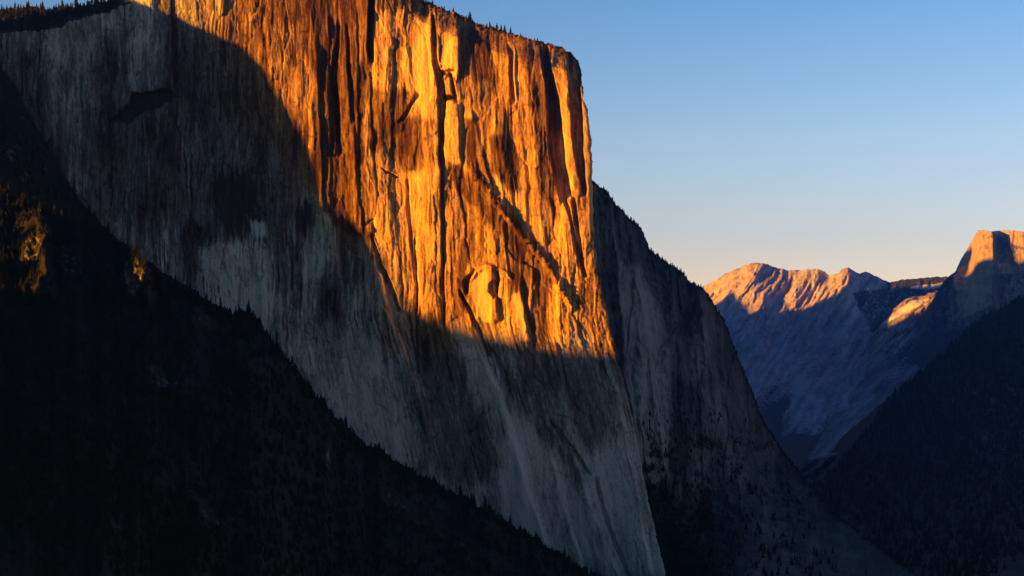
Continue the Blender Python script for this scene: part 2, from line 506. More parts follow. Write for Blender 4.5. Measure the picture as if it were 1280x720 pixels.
    # -- mineral colour: dark diorite, brown stain, pale slabs; brightness of sunlit panels painted in too
    dark = [([(392, -60), (462, -60), (462, 90), (452, 150), (456, 230), (462, 300), (430, 285), (404, 262), (392, 200), (402, 110), (376, 60)], 6, 0.30),
            ([(300, -60), (392, -60), (395, 20), (340, 24), (300, 10)], 6, 0.28),
            ([(573, 40), (590, 36), (613, 50), (606, 84), (610, 98), (594, 104), (586, 92), (574, 96)], 5, 0.27),
            ([(648, 58), (683, 62), (700, 150), (694, 272), (676, 240), (664, 130)], 5, 0.26),
            ([(581, 150), (594, 150), (606, 190), (616, 228), (604, 236), (588, 214)], 4, 0.40),
            ([(614, 170), (630, 166), (648, 196), (652, 238), (634, 240), (618, 214)], 4, 0.34),
            ([(490, 150), (512, 142), (526, 152), (524, 212), (500, 214), (488, 190)], 5, 0.30),
            ([(462, 112), (500, 112), (516, 116), (504, 146), (470, 200), (460, 180)], 5, 0.26),
            ([(556, 196), (600, 226), (640, 268), (690, 330), (694, 352), (664, 352), (630, 300), (596, 262), (566, 236)], 5, 0.26),
            ([(636, 330), (660, 336), (668, 425), (650, 372), (634, 360)], 4, 0.3),
            ([(668, 350), (684, 350), (690, 430), (676, 430)], 4, 0.22),
            ([(566, 300), (590, 300), (588, 372), (574, 400), (560, 380)], 6, 0.14),
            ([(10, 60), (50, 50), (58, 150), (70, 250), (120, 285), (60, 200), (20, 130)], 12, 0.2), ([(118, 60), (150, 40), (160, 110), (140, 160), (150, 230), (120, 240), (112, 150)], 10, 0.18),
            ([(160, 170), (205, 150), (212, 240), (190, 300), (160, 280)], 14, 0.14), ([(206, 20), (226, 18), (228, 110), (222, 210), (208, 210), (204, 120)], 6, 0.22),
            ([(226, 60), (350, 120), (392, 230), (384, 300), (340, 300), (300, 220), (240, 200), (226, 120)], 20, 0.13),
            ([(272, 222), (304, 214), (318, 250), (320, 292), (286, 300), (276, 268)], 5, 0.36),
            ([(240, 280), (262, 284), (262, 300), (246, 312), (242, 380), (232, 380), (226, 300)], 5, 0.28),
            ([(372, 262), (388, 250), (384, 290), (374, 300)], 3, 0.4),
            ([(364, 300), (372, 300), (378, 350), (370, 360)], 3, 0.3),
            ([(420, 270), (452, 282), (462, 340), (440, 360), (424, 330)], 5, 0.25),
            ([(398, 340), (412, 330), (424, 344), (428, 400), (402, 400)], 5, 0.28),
            ([(505, 400), (560, 404), (592, 440), (640, 540), (640, 590), (600, 600), (556, 610), (530, 520)], 8, 0.26),
            ([(615, 440), (640, 470), (680, 500), (730, 590), (740, 610), (700, 580), (660, 520)], 7, 0.2),
            ([(770, 380), (780, 440), (796, 520), (786, 520), (766, 440)], 5, 0.16),
            ([(330, 396), (420, 400), (470, 440), (440, 470), (380, 440)], 10, 0.16), ([(640, 436), (760, 446), (780, 540), (730, 560), (690, 500), (650, 480)], 12, 0.16), ([(700, 560), (712, 566), (770, 700), (752, 720), (726, 640)], 6, 0.2)]
    frx = wx + 9 * fbm(wx / 7, wy / 60, 3, 24); fry = wy + 26 * fbm(wx / 5, wy / 60, 3, 25)
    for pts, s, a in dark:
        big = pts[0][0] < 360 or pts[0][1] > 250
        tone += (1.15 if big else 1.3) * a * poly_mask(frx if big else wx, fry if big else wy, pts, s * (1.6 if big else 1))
    for pts, s, a in pale:
        lowp = pts[0][1] > 250 and pts[0][0] != 592 and pts[0][0] != 640
        tone -= (1.9 if pts[0][1] > 250 else 1.1) * a * poly_mask(0.5 * (wx + frx) if lowp else wx, 0.5 * (wy + fry) if lowp else wy, pts, s * (1.4 if lowp else 1))
    low = smooth(430, 520, py)
    tone += 0.13 * fbm(su / 30, wy / 120, 4, 61)
    # water streaks: broad, narrow, and thin crisp dark lines
    tone += (0.20 - 0.08 * low) * fbm(su / 8, wy / 110, 3, 62)
    tone += (1 - 0.4 * panel) * (0.26 - 0.14 * low) * fbm(su / 2.6, wy / 46, 3, 64)
    thin = np.clip(fbm(su / 3.1, wy / 95, 3, 66) - 0.16, 0, 1) * smooth(-0.1, 0.25, fbm(su / 36, wy / 60, 2, 67))
    tone += (2.6 - 1.2 * low) * thin * (1 - 0.5 * panel)
    q1, q2, ox, gap = cells(su / 13, wy / 44, 7)
    tone += (0.16 * (q1 - 0.5)) * calm
    tone += 0.3 * np.exp(-gap / 0.03) * (q2 > 0.45)
    tone += 0.22 * np.clip(fbm(wx / 5, wy / 5, 3, 68) - 0.2, 0, 1) * 2
    # scrub on the rim and the wooded lip at the left
    veg += 0.5 * topb * (px > 300)
    tone += 0.30 * np.exp(-np.clip(py - sky0, 0, 500) / 22) * (px > 420)
    lip = np.interp(px, [-200, 0, 50, 78, 92, 110, 135, 165], [44, 41, 38, 34, 24, 22, 14, 4]) + 5 * fbm(px / 8, px * 0, 3, 63)
    veg = np.maximum(veg, 0.95 * (1 - smooth(lip - 2, lip + 2, py)) * (1 - smooth(150, 185, px)))
    ledge = np.clip(fbm(wx / 11, wy / 5, 3, 65) - 0.30, 0, 1) * 2.2
    veg = np.maximum(veg, np.clip(ledge, 0, 0.6) * (1 - smooth(160, 210, wy)) * smooth(300, 340, wx) * (1 - smooth(468, 480, wx)))
    # left lip leans well back
    back = np.clip(lip - py, 0, 60) * 9 * (1 - smooth(150, 185, px))
    rimback = np.clip(28 - (py - sky0), 0, 28) * 2.6 * smooth(470, 560, px)
    r -= back + rimback
    # round off the prow
    r -= 10 * np.exp(-np.clip(d_edge, 0, 200) / 1.0)

    Y = cap_depth(px, py) - r
    X, Yw, Z = seen(px, py, Y)
    # top: plateau running back from the rim
    nb = 14
    k = (np.arange(nb, 0, -1) / nb)[None, :] ** 1.6
    bx = X[:, :1] + k * (X[:, :1] * 0.05 * (1 - smooth(600, 745, UU[:, :1])) + 40 * smooth(600, 745, UU[:, :1]))
    by = Yw[:, :1] + 6200 * k
    bz = Z[:, :1] - 10 * k + 120 * k * (1 - k) * fbm(bx / 500, by / 500, 3, 5)
    bz = np.minimum(bz, Z[:, :1] / Yw[:, :1] * by * 0.985)
    X = np.concatenate([bx, X], 1); Yw = np.concatenate([by, Yw], 1); Z = np.concatenate([bz, Z], 1)
    tone = np.concatenate([np.full(bx.shape, 0.6), tone], 1); veg = np.concatenate([np.full(bx.shape, 1.0), veg], 1); sun_gold = np.concatenate([np.full(bx.shape, 0.0), sun_gold], 1)
    # side: the hidden south-east wall turning back from the prow
    ns = 24
    k = (np.arange(1, ns + 1) / ns)[:, None] ** 1.5
    sx = X[-1:, :] + k * (40 - 40 * np.sin(k * 3.1))
    sx = np.minimum(sx, X[-1:, :] / Yw[-1:, :] * (Yw[-1:, :] + 6200 * k) - 8 * k)
    sy = Yw[-1:, :] + 6200 * k
    sz = np.repeat(Z[-1:, :], ns, 0)
    X = np.concatenate([X, sx], 0); Yw = np.concatenate([Yw, sy], 0); Z = np.concatenate([Z, sz], 0)
    tone = np.concatenate([tone, np.full(sx.shape, 0.4)], 0); veg = np.concatenate([veg, np.zeros(sx.shape)], 0); sun_gold = np.concatenate([sun_gold, np.zeros(sx.shape)], 0)
    me = grid_mesh('granite_cliff', X, Yw, Z, True, {'tone': tone, 'veg': veg, 'sun_gold': sun_gold})
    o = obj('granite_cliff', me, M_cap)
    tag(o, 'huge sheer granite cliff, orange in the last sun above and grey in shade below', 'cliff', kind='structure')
    return o
build_cap()

# ------------------------------------------------------------------ generic mountain sheets with real depth
def mountain(name, skyline, x0, x1, bottom, depth, mat, label, cat='mountain', nx=300, ny=200, relief=None, tonef=None,
             back=2500, backdrop=0.5, jag=1.0, jagw=5.0, seed=0, kind='structure'):
    U = np.linspace(x0, x1, nx); w = np.linspace(0, 1, ny) ** 1.1
    px, WW = np.meshgrid(U, w, indexing='ij')
    sky0 = np.interp(px, *zip(*skyline))
    sky0 = sky0 + jag * fbm(px / jagw, px * 0, 4, seed + 2)
    py = sky0 + (bottom - sky0) * WW
    D = depth(px, py, py - sky0)
    r = relief(px, py, py - sky0) if relief else 0
    tone, veg = tonef(px, py, py - sky0) if tonef else (np.full(px.shape, .4), np.zeros(px.shape))
    X, Y, Z = seen(px, py, D - r)
    nb = 16
    k = (np.arange(nb, 0, -1) / nb)[None, :] ** 1.4
    bx = X[:, :1] * (1 + 0.02 * k); by = Y[:, :1] + back * k; bz = Z[:, :1] - back * backdrop * k ** 1.1
    bz = bz + 0.06 * back * k * fbm(bx / 400, by / 400, 3, seed)
    bz = np.minimum(bz, Z[:, :1] / Y[:, :1] * by - 2)
    X = np.concatenate([bx, X], 1); Y = np.concatenate([by, Y], 1); Z = np.concatenate([np.maximum(bz, -730), Z], 1)
    tone = np.concatenate([np.repeat(tone[:, :1], nb, 1), tone], 1); veg = np.concatenate([np.repeat(veg[:, :1], nb, 1), veg], 1)
    me = grid_mesh(name, X, Y, Z, True, {'tone': tone, 'veg': veg})
    o = obj(name, me, mat)
    tag(o, label, cat, kind=kind)
    return o, (lambda a, b: depth(np.float64(a), np.float64(b), np.float64(b - np.interp(a, *zip(*skyline)))))

# east shoulder behind the prow
SKY_SH = [(600, 150), (700, 205), (740, 225), (757, 238), (770, 256), (786, 272), (800, 284), (806, 296), (812, 312), (830, 326), (850, 338), (862, 352),
          (878, 360), (890, 376), (905, 400), (922, 445), (940, 490), (955, 528), (975, 560), (1000, 590), (1040, 640), (1080, 668), (1120, 700), (1150, 725), (1200, 760)]
def sh_relief(px, py, h):
    wx = px + 5 * fbm(px / 40, py / 50, 3, 71); wy = py + 8 * fbm(px / 30, py / 50, 3, 72)
    upper = 1 - smooth(560, 620, py)
    r = 60 * fbm(wx / 60, wy / 220, 3, 73) + 9 * ridged(wx / 14, wy / 110, 4, 74) * upper
    for sx_, sy_, amp, tilt, sd in ((34, 130, 16, 22, 4), (13, 50, 7, 10, 5), (6, 18, 3, 4, 6)):
        q1, q2, ox, gap = cells(wx / sx_, wy / sy_, sd)
        r = r + amp * (q1 - 0.5) + tilt * (q2 - 0.5) * ox - amp * 0.3 * np.exp(-gap / 0.05)
    T = lambda p, a, b, c=4.0, f=14.0: tooth(wx, wy, p, a, b, c, f)
    r += T([(240, 762), (600, 800)], 45, 22) + T([(300, 790), (610, 834)], 70, 32, 6) + T([(330, 838), (560, 862)], 50, 30, 7)
    r += T([(370, 872), (560, 905)], 60, 30, 8)
    r += 45 * (1 - upper) * fbm(wx / 22, wy / 16, 5, 76) + 30 * (1 - upper) * ridged(wx / 30, wy / 22, 4, 82) + 12 * fbm(wx / 8, wy / 10, 3, 75)
    return r
def sh_tone(px, py, h):
    wx = px + 6 * fbm(px / 25, py / 40, 3, 71); wy = py + 9 * fbm(px / 25, py / 40, 3, 72)
    t = 0.50 + 0.35 * fbm(wx / 25, wy / 70, 4, 78) + 0.14 * fbm(wx / 5, wy / 50, 3, 81) + 0.18 * smooth(560, 620, py)
    t += 0.35 * np.exp(-h / 22)
    for pts, s, a in [([(770, 330), (800, 330), (838, 420), (836, 606), (806, 606), (790, 500)], 6, -0.42),
                      ([(800, 360), (826, 370), (832, 430), (812, 430)], 6, -0.15),
                      ([(846, 420), (880, 420), (880, 470), (856, 480)], 6, -0.34),
                      ([(838, 330), (848, 420), (842, 600), (860, 600), (870, 480), (850, 340)], 6, 0.25),
                      ([(880, 540), (930, 560), (950, 600), (990, 640), (1060, 700), (980, 700), (930, 660), (880, 600)], 12, -0.04)]:
        t += a * poly_mask(wx, wy, pts, s)
    veg = 0.35 * np.exp(-h / 10) + 0.75 * smooth(600, 612, py + (px - 820) * 0.0) * (px < 905) * (1 - poly_mask(wx, wy, [(838, 600), (905, 596), (940, 720), (860, 700)], 6))
    lo = smooth(490, 560, py)
    veg = np.maximum(veg, lo * (0.42 + 0.5 * fbm(wx / 20, wy / 16, 3, 79)))
    veg = np.maximum(veg, 0.5 * smooth(0.2, 0.5, fbm(wx / 26, wy / 30, 3, 80)) * smooth(880, 900, wx))
    return t, veg
mountain('cliff_shoulder', SKY_SH, 715, 1200, 800, lambda x, y, h: 4300 + (x - 740) * 2.2 - h * 1.2 - 0.06 * np.clip(y - 560, 0, 300) ** 2 * smooth(835, 960, x), M_shoulder,
         'dark rounded granite shoulder in shade behind the lit prow', 'cliff', 480, 460, sh_relief, sh_tone, back=1500, backdrop=0.4, jag=3.0, jagw=9, seed=70)

# ------------------------------------------------------------------ far ranges
SKY_CR = [(700, 410), (860, 368), (880, 358), (895, 349), (905, 343), (920, 336), (935, 330), (947, 328), (958, 330), (968, 334), (985, 338), (1000, 338), (1008, 337),
          (1022, 336), (1030, 339), (1036, 344), (1045, 343), (1052, 337), (1060, 334), (1066, 338), (1074, 342), (1082, 339), (1090, 343), (1112, 353), (1125, 350), (1170, 346), (1300, 345)]
def cr_relief(px, py, h):
    a = px + 0.62 * py          # gullies run down to the left
    b = py - 0.3 * px
    w = 6 * fbm(px / 30, py / 30, 3, 91)
    r = 320 * fbm((a + w) / 60, b / 140, 3, 92) + 105 * ridged((a + w) / 15, b / 110, 5, 93) + 40 * fbm((a + w) / 6, b / 16, 4, 94)
    r = r * smooth(-6, 22, h) + 22 * fbm(px / 10, py / 8, 3, 95)
    # two spurs that stand out of the shade
    for cx, cy, s, k in [(1062, 338, 20, 260), (1020, 342, 24, 200), (945, 335, 34, 260)]:
        r += k * np.exp(-((a - (cx + 0.62 * cy)) / s) ** 2) * np.exp(-h / 60)
    return r
def cr_tone(px, py, h):
    a = px + 0.62 * py; b = py - 0.3 * px
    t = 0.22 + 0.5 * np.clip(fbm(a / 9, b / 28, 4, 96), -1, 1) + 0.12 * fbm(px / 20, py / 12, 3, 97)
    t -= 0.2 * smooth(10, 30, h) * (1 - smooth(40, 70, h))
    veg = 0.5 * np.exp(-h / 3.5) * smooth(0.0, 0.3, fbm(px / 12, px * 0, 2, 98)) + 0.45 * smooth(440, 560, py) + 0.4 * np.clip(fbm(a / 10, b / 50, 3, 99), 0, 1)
    veg += 0.6 * poly_mask(px + 9 * fbm(px / 12, py / 14, 4, 89), py, [(1112, 345), (1300, 335), (1300, 420), (1090, 420), (1060, 365), (1108, 358)], 5)
    veg += 0.32 * poly_mask(px + 14 * fbm(px / 16, py / 20, 4, 87), py + 10 * fbm(px / 18, py / 14, 3, 86), [(940, 500), (990, 440), (1000, 470), (975, 560), (1030, 600), (900, 620)], 14)
    for pts in [[(1138, 360), (1150, 357), (1170, 356), (1190, 349), (1182, 357), (1160, 361)]]:
        m = poly_mask(px + 1.5 * fbm(px / 6, py / 6, 2, 88), py, pts, 1.2)
        veg -= 1.8 * m; t -= 0.5 * m
    gul = smooth(0.34, 0.5, fbm(a / 5, b / 60, 3, 85)) * smooth(12, 25, h) * (1 - smooth(90, 150, h))
    veg = np.clip(veg, 0, 1) - 0.5 * gul - 1.2 * sum(poly_mask(px + 1.5 * fbm(px / 6, py / 6, 2, 88), py, p_, 1.2) for p_ in ([(1138, 360), (1150, 357), (1170, 356), (1190, 349), (1182, 357), (1160, 361)],))
    return t, np.clip(veg, -1, 1)
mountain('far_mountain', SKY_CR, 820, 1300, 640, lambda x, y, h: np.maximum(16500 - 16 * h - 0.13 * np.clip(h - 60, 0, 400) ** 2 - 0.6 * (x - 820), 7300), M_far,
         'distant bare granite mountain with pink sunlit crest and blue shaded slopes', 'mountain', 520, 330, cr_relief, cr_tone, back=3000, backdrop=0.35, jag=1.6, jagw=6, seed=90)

# dome with the sheer face
SKY_HD = [(1080, 560), (1140, 470), (1158, 405), (1170, 372), (1179, 352), (1188, 344), (1196, 338), (1202, 334), (1210, 329), (1214, 322), (1217, 313), (1219, 300), (1221.5, 290), (1223, 288), (1229, 287.5), (1238, 289),
          (1246, 288.6), (1255, 287.5), (1265, 288), (1280, 290), (1300, 293), (1360, 300), (1420, 330)]
def hd_relief(px, py, h):
    wx = px + 2 * fbm(px / 14, py / 20, 3, 101); wy = py + 3 * fbm(px / 10, py / 14, 3, 102)
    r = 50 * fbm(wx / 20, wy / 60, 3, 103) + 14 * ridged(wx / 6, wy / 50, 3, 104)
    e = np.interp(wy, [280, 300, 330, 440], [1240, 1241, 1242, 1244])       # corner of the sheer face
    d = wx - e
    r += np.where(d < 0, 300 * np.clip(1 + d / 34, 0, 1), 300 * np.clip(1 - d / 9, 0.15, 1)) * (1 - smooth(370, 430, wy))
    r += 220 * np.clip((wx - 1250) / 50, 0, 1.4) * (1 - smooth(286, 340, wy - (wx - 1240) * 0.45))
    r += 60 * fbm(wx / 12, wy / 9, 3, 105) * smooth(325, 350, wy)
    return r
def hd_tone(px, py, h):
    wx = px + 3 * fbm(px / 12, py / 14, 3, 106); wy = py + 3 * fbm(px / 10, py / 12, 3, 107)
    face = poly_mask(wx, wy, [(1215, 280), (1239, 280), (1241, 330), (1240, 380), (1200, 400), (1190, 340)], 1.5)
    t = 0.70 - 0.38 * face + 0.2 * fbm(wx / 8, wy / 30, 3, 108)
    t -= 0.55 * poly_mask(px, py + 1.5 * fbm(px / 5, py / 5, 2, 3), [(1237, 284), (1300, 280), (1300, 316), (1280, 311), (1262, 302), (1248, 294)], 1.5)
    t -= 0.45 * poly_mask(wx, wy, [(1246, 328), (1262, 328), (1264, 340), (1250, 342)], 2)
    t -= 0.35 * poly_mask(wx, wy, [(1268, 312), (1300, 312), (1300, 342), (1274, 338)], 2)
    veg = 0.75 * (1 - smooth(-8, 2, px - np.interp(py, [330, 350, 420, 480], [1205, 1196, 1186, 1160])))
    veg = np.maximum(veg, 0.75 * smooth(0, 16, py - np.interp(px, [1080, 1200, 1240, 1300], [420, 402, 385, 350])))
    rockp = poly_mask(wx, wy, [(1150, 350), (1196, 342), (1200, 400), (1150, 420)], 8) * np.clip(fbm(px / 6, py / 9, 3, 109) * 2, 0, 1)
    veg -= 0.7 * rockp
    return np.clip(t, 0, 1), np.clip(veg, 0, 1)
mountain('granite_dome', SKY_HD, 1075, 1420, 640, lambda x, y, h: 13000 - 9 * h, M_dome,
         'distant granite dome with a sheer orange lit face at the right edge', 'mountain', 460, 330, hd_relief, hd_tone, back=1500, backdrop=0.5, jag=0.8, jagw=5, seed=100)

# sloping rock and forest flank under the dome, with its pink slab
SKY_MF = [(960, 640), (1000, 590), (1020, 560), (1040, 520), (1060, 480), (1085, 440), (1100, 408), (1118, 385), (1138, 371), (1156, 369), (1176, 362), (1200, 372), (1240, 378), (1300, 372), (1400, 380)]
def mf_relief(px, py, h):
    a = px + 0.9 * py; b = py - 0.7 * px
    return (200 * fbm(a / 50, b / 140, 3, 111) + 70 * ridged(a / 16, b / 80, 3, 112) + 30 * fbm(px / 7, py / 7, 4, 113)) * smooth(0, 12, h)
def mf_tone(px, py, h):
    a = px + 1.0 * py; b = py - 0.8 * px
    wx = px + 3 * fbm(px / 12, py / 14, 3, 114); wy = py + 3 * fbm(px / 10, py / 12, 3, 115)
    n1 = fbm(a / 10, b / 60, 4, 116)
    t = 0.45 - 0.5 * n1
    veg = 0.50 + 0.5 * fbm(a / 14, b / 40, 4, 117)
    veg -= 0.5 * poly_mask(wx, wy, [(1010, 590), (1040, 530), (1075, 460), (1095, 440), (1088, 500), (1050, 560)], 10)
    m = poly_mask(px + 2 * fbm(px / 5, py / 5, 3, 118), py, [(1098, 409), (1120, 389), (1140, 376), (1159, 374), (1150, 381), (1132, 391), (1114, 400)], 1.2)
    veg -= 1.5 * m; t = t * (1 - m) + 0.02 * m
    m2 = np.zeros(px.shape)
    for p in [[(1118, 372), (1130, 378), (1126, 382), (1116, 376)], [(1080, 362), (1098, 374), (1094, 378), (1078, 368)]]:
        m2 += poly_mask(px, py, p, 1.5)
    veg -= 1.2 * m2
    return np.clip(t, 0, 1), np.clip(np.clip(veg + 1.5 * m, 0, 1) * (1 - m) - 1.0 * m, -1, 1)
mountain('far_flank', SKY_MF, 955, 1400, 700, lambda x, y, h: np.maximum(14500 - 8.0 * np.clip(x - 1100, -200, 300) - 9 * h - 0.34 * np.clip(y - 420, 0, 400) ** 2, 7000), M_far,
         'rocky forested flank below the dome with a pink sunlit slab', 'mountainside', 460, 330, mf_relief, mf_tone, back=1200, backdrop=0.3, jag=3, jagw=9, seed=110)

# near dark slope at the right
SKY_RS = [(960, 640), (1000, 618), (1028, 600), (1045, 582), (1065, 560), (1090, 530), (1110, 500), (1130, 482), (1155, 462), (1180, 440), (1210, 412), (1240, 392), (1265, 378), (1290, 370), (1400, 340)]
def rs_relief(px, py, h):
    r = 130 * fbm(px / 60, py / 70, 4, 121) + 30 * fbm(px / 12, py / 12, 4, 122)
    return r * smooth(0, 14, h)
def rs_tone(px, py, h):
    t = 0.2 + 0.35 * fbm(px / 16, py / 22, 4, 123)
    t += 0.25 * poly_mask(px, py, [(1175, 490), (1230, 470), (1290, 480), (1290, 590), (1240, 590), (1200, 560)], 14)
    t += 0.9 * poly_mask(px, py, [(1264, 612), (1272, 602), (1284, 594), (1284, 599), (1270, 611)], 2)
    return t, np.zeros(px.shape)
_, depth_rs = mountain('wooded_slope', SKY_RS, 950, 1400, 820, lambda x, y, h: 6350 - 6.0 * h - 0.024 * np.clip(y - 500, 0, 400) ** 2, M_farslope,
         'near black wooded mountainside falling into the valley at the right', 'mountainside', 340, 260, rs_relief, rs_tone, back=1500, backdrop=0.3, jag=5, jagw=10, seed=120)

# ------------------------------------------------------------------ near ridges at the left
SKY_LR = [(-260, -20), (-60, 60), (-20, 72), (0, 84), (12, 100), (22, 122), (38, 150), (60, 186), (82, 226), (104, 256), (130, 284), (165, 312), (220, 350), (300, 400), (360, 470)]
def lr_relief(px, py, h):
    return (40 * fbm(px / 40, py / 50, 4, 131) + 10 * fbm(px / 9, py / 14, 4, 132) + 10 * ridged(px / 12, py / 40, 3, 133)) * smooth(0, 12, h)
def lr_tone(px, py, h):
    t = 0.25 + 0.5 * fbm(px / 20, py / 30, 4, 134)
    t += 0.1 * poly_mask(px, py, [(0, 190), (20, 180), (60, 240), (40, 260), (0, 240)], 10)
    return t, np.zeros(px.shape)
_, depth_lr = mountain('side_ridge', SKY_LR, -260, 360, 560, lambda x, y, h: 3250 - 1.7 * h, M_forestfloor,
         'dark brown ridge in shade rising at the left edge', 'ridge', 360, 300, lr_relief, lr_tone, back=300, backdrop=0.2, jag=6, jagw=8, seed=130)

SKY_FG = [(-300, 640), (-180, 530), (-110, 390), (-60, 275), (-30, 246), (0, 240), (30, 248), (60, 262), (90, 274), (110, 284), (128, 288), (145, 305), (160, 313), (180, 328), (200, 346), (230, 362), (258, 380), (275, 388), (296, 388), (312, 392),
          (326, 400), (332, 416), (345, 434), (360, 450), (380, 474), (400, 500), (425, 527), (450, 549), (480, 566), (510, 584), (540, 601), (570, 616), (600, 634), (630, 650), (655, 664), (690, 686), (720, 704), (745, 720), (800, 752), (900, 800)]
OUTCROPS = [[(26, 296), (36, 290), (48, 292), (56, 304), (54, 322), (46, 332), (34, 330), (26, 318)],
            [(150, 314), (166, 316), (176, 326), (184, 340), (180, 352), (168, 374), (158, 372), (152, 345)],
            [(186, 342), (196, 346), (198, 358), (188, 352)],
            [(0, 294), (6, 294), (6, 306), (0, 306)], [(58, 290), (70, 292), (68, 299), (60, 297)]]
GREY = [[(74, 302), (102, 312), (104, 346), (84, 350), (70, 330)], [(228, 384), (268, 388), (276, 418), (240, 412)],
        [(176, 446), (190, 452), (204, 466), (230, 480), (228, 494), (204, 492), (186, 482)],
        [(404, 556), (412, 552), (418, 576), (410, 590), (404, 580)], [(216, 588), (232, 596), (262, 636), (304, 676), (298, 684), (256, 650), (222, 612)],
        [(456, 596), (500, 618), (560, 660), (650, 716), (620, 716), (540, 668), (480, 632)]]
def fg_relief(px, py, h):
    r = (46 * fbm(px / 70, py / 70, 4, 141) + 9 * fbm(px / 12, py / 14, 4, 142)) * smooth(0, 20, h)
    for p in OUTCROPS:
        m = poly_mask(px, py, p, 4)
        r += m * 7 * ridged(px / 5, py / 16, 3, 143)
    # sunward corners of rock that stand out of the slope
    for path, hh, wl in [([(268, 44), (286, 55), (336, 58), (375, 64)], 78, 34), ([(306, 180), (380, 186)], 84, 36), ([(338, 200), (362, 202)], 30, 12)]:
        r += tooth(px + 4 * fbm(px / 9, py / 12, 3, 147), py, path, hh, wl, 10, 10)
    for p in GREY:
        r += 5 * poly_mask(px, py, p, 4)
    return r
def fg_tone(px, py, h):
    wx = px + 3 * fbm(px / 9, py / 9, 3, 144); wy = py + 3 * fbm(px / 9, py / 9, 3, 145)
    t = np.zeros(px.shape) + 0.05 + 0.25 * fbm(px / 16, py / 22, 4, 146)
    for p in OUTCROPS: t = np.maximum(t, 0.55 * poly_mask(wx, wy, p, 6))
    for p, a in zip(GREY, (0.45, 0.42, 0.5, 0.65, 0.45, 0.4)): t = np.maximum(t, a * poly_mask(wx, wy, p, 9))
    return t, np.zeros(px.shape)
def fg_depth(x, y, h):
    return np.interp(x, [-300, 0, 120, 250, 900], [2420, 2330, 2330, 2345, 2955]) - h * (1.55 - 0.0003 * x)
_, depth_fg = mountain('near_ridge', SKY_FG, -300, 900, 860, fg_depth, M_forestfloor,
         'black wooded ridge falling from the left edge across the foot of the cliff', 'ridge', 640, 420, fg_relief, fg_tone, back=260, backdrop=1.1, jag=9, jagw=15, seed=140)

# ------------------------------------------------------------------ unseen ridges to the west and north, crests shaped to throw the shadow lines
def ridge_wall(name, crest, mat, label, width=500, foot=-720, seed=0, jag=6):
    """a mountain ridge along crest points (x, y, z): slopes fall away on both sides"""
    c = np.array(crest, float)
    L = np.concatenate([[0], np.cumsum(np.hypot(np.diff(c[:, 0]), np.diff(c[:, 1])))])
    s = np.linspace(0, L[-1], 420)
    cx, cy, cz = (np.interp(s, L, c[:, i]) for i in range(3))
    cz = cz + jag * fbm(s / 60, s * 0, 4, seed)
    # one straight bearing for the ridge keeps its sides from folding
    dx, dy = c[-1, 0] - c[0, 0], c[-1, 1] - c[0, 1]
    q = math.hypot(dx, dy); nx_, ny_ = -dy / q, dx / q
    v = np.linspace(-1, 1, 61)
    S, V = np.meshgrid(s, v, indexing='ij')
    H = cz[:, None] - foot
    off = V * width
    X = cx[:, None] + nx_ * off; Y = cy[:, None] + ny_ * off
    fall = 1 - np.abs(V) ** 0.9
    Z = foot + H * fall + 0.10 * H * fbm(X / 240, Y / 240, 4, seed + 5) * np.abs(V) * 0.6 - 0.04 * H * (np.abs(V) > 0.02)
    me = grid_mesh(name, X, Y, Z, True, {'tone': 0.3 + 0 * X, 'veg': np.full(X.shape, 0.5)})
    return tag(obj(name, me, mat), label, 'ridge', kind='structure')

# the line where sunlight ends on the great cliff (photo column, row), then how far towards the sun the ridge stands
LINE = [(-150, -30, 500), (60, -20, 600), (150, -4, 700), (185, 8, 720), (215, 22, 760), (250, 38, 800), (290, 54, 850), (322, 80, 900), (338, 108, 930), (352, 132, 960), (372, 172, 1000), (384, 205, 1040),
        (388, 240, 1060), (400, 262, 1100), (425, 275, 1150), (450, 292, 1200), (466, 325, 1400), (480, 362, 1900), (500, 386, 2700), (530, 394, 3500), (560, 406, 4000), (600, 416, 4200), (650, 424, 4400), (700, 433, 4400), (770, 442, 4400)]
crest = []
for a, b, t in LINE:
    Yd = float(cap_depth(a, b)) - 15
    crest.append(unsun(a, b, Yd, t))
# nearer the camera the same ridge runs on, with two notches that light the outcrops of the near ridge
def sun_uz(u, z0, D, t):
    """crest point for the sun line number u (distance square to the sun) at height z0 over depth D"""
    x = (u - SX * D) / (-SY); return x + SX * t, D + SY * t, z0 + TE * t
for u, z0, D, t in [(-2640, -60, 2700, 2600), (-2600, 0, 2480, 1900), (-2420, 100, 2330, 1700), (-2400, 190, 2290, 1550), (-2372, 190, 2270, 1450), (-2352, 240, 2250, 1450), (-2344, 140, 2250, 1450), (-2304, 136, 2250, 1450), (-2298, 215, 2250, 1450), (-2288, 215, 2250, 1450), (-2280, 88, 2250, 1450), (-2230, 84, 2220, 1450), (-2216, 240, 2220, 1450), (-2190, 330, 2150, 1450), (-2040, 380, 1950, 1450), (-1700, 330, 1650, 1400)]:
    crest.append(sun_uz(u, z0, D, t))
ridge_wall('western_ridge', crest, M_forestfloor, 'wooded ridge west of the cliff that shades its foot', 260, seed=150, jag=12)

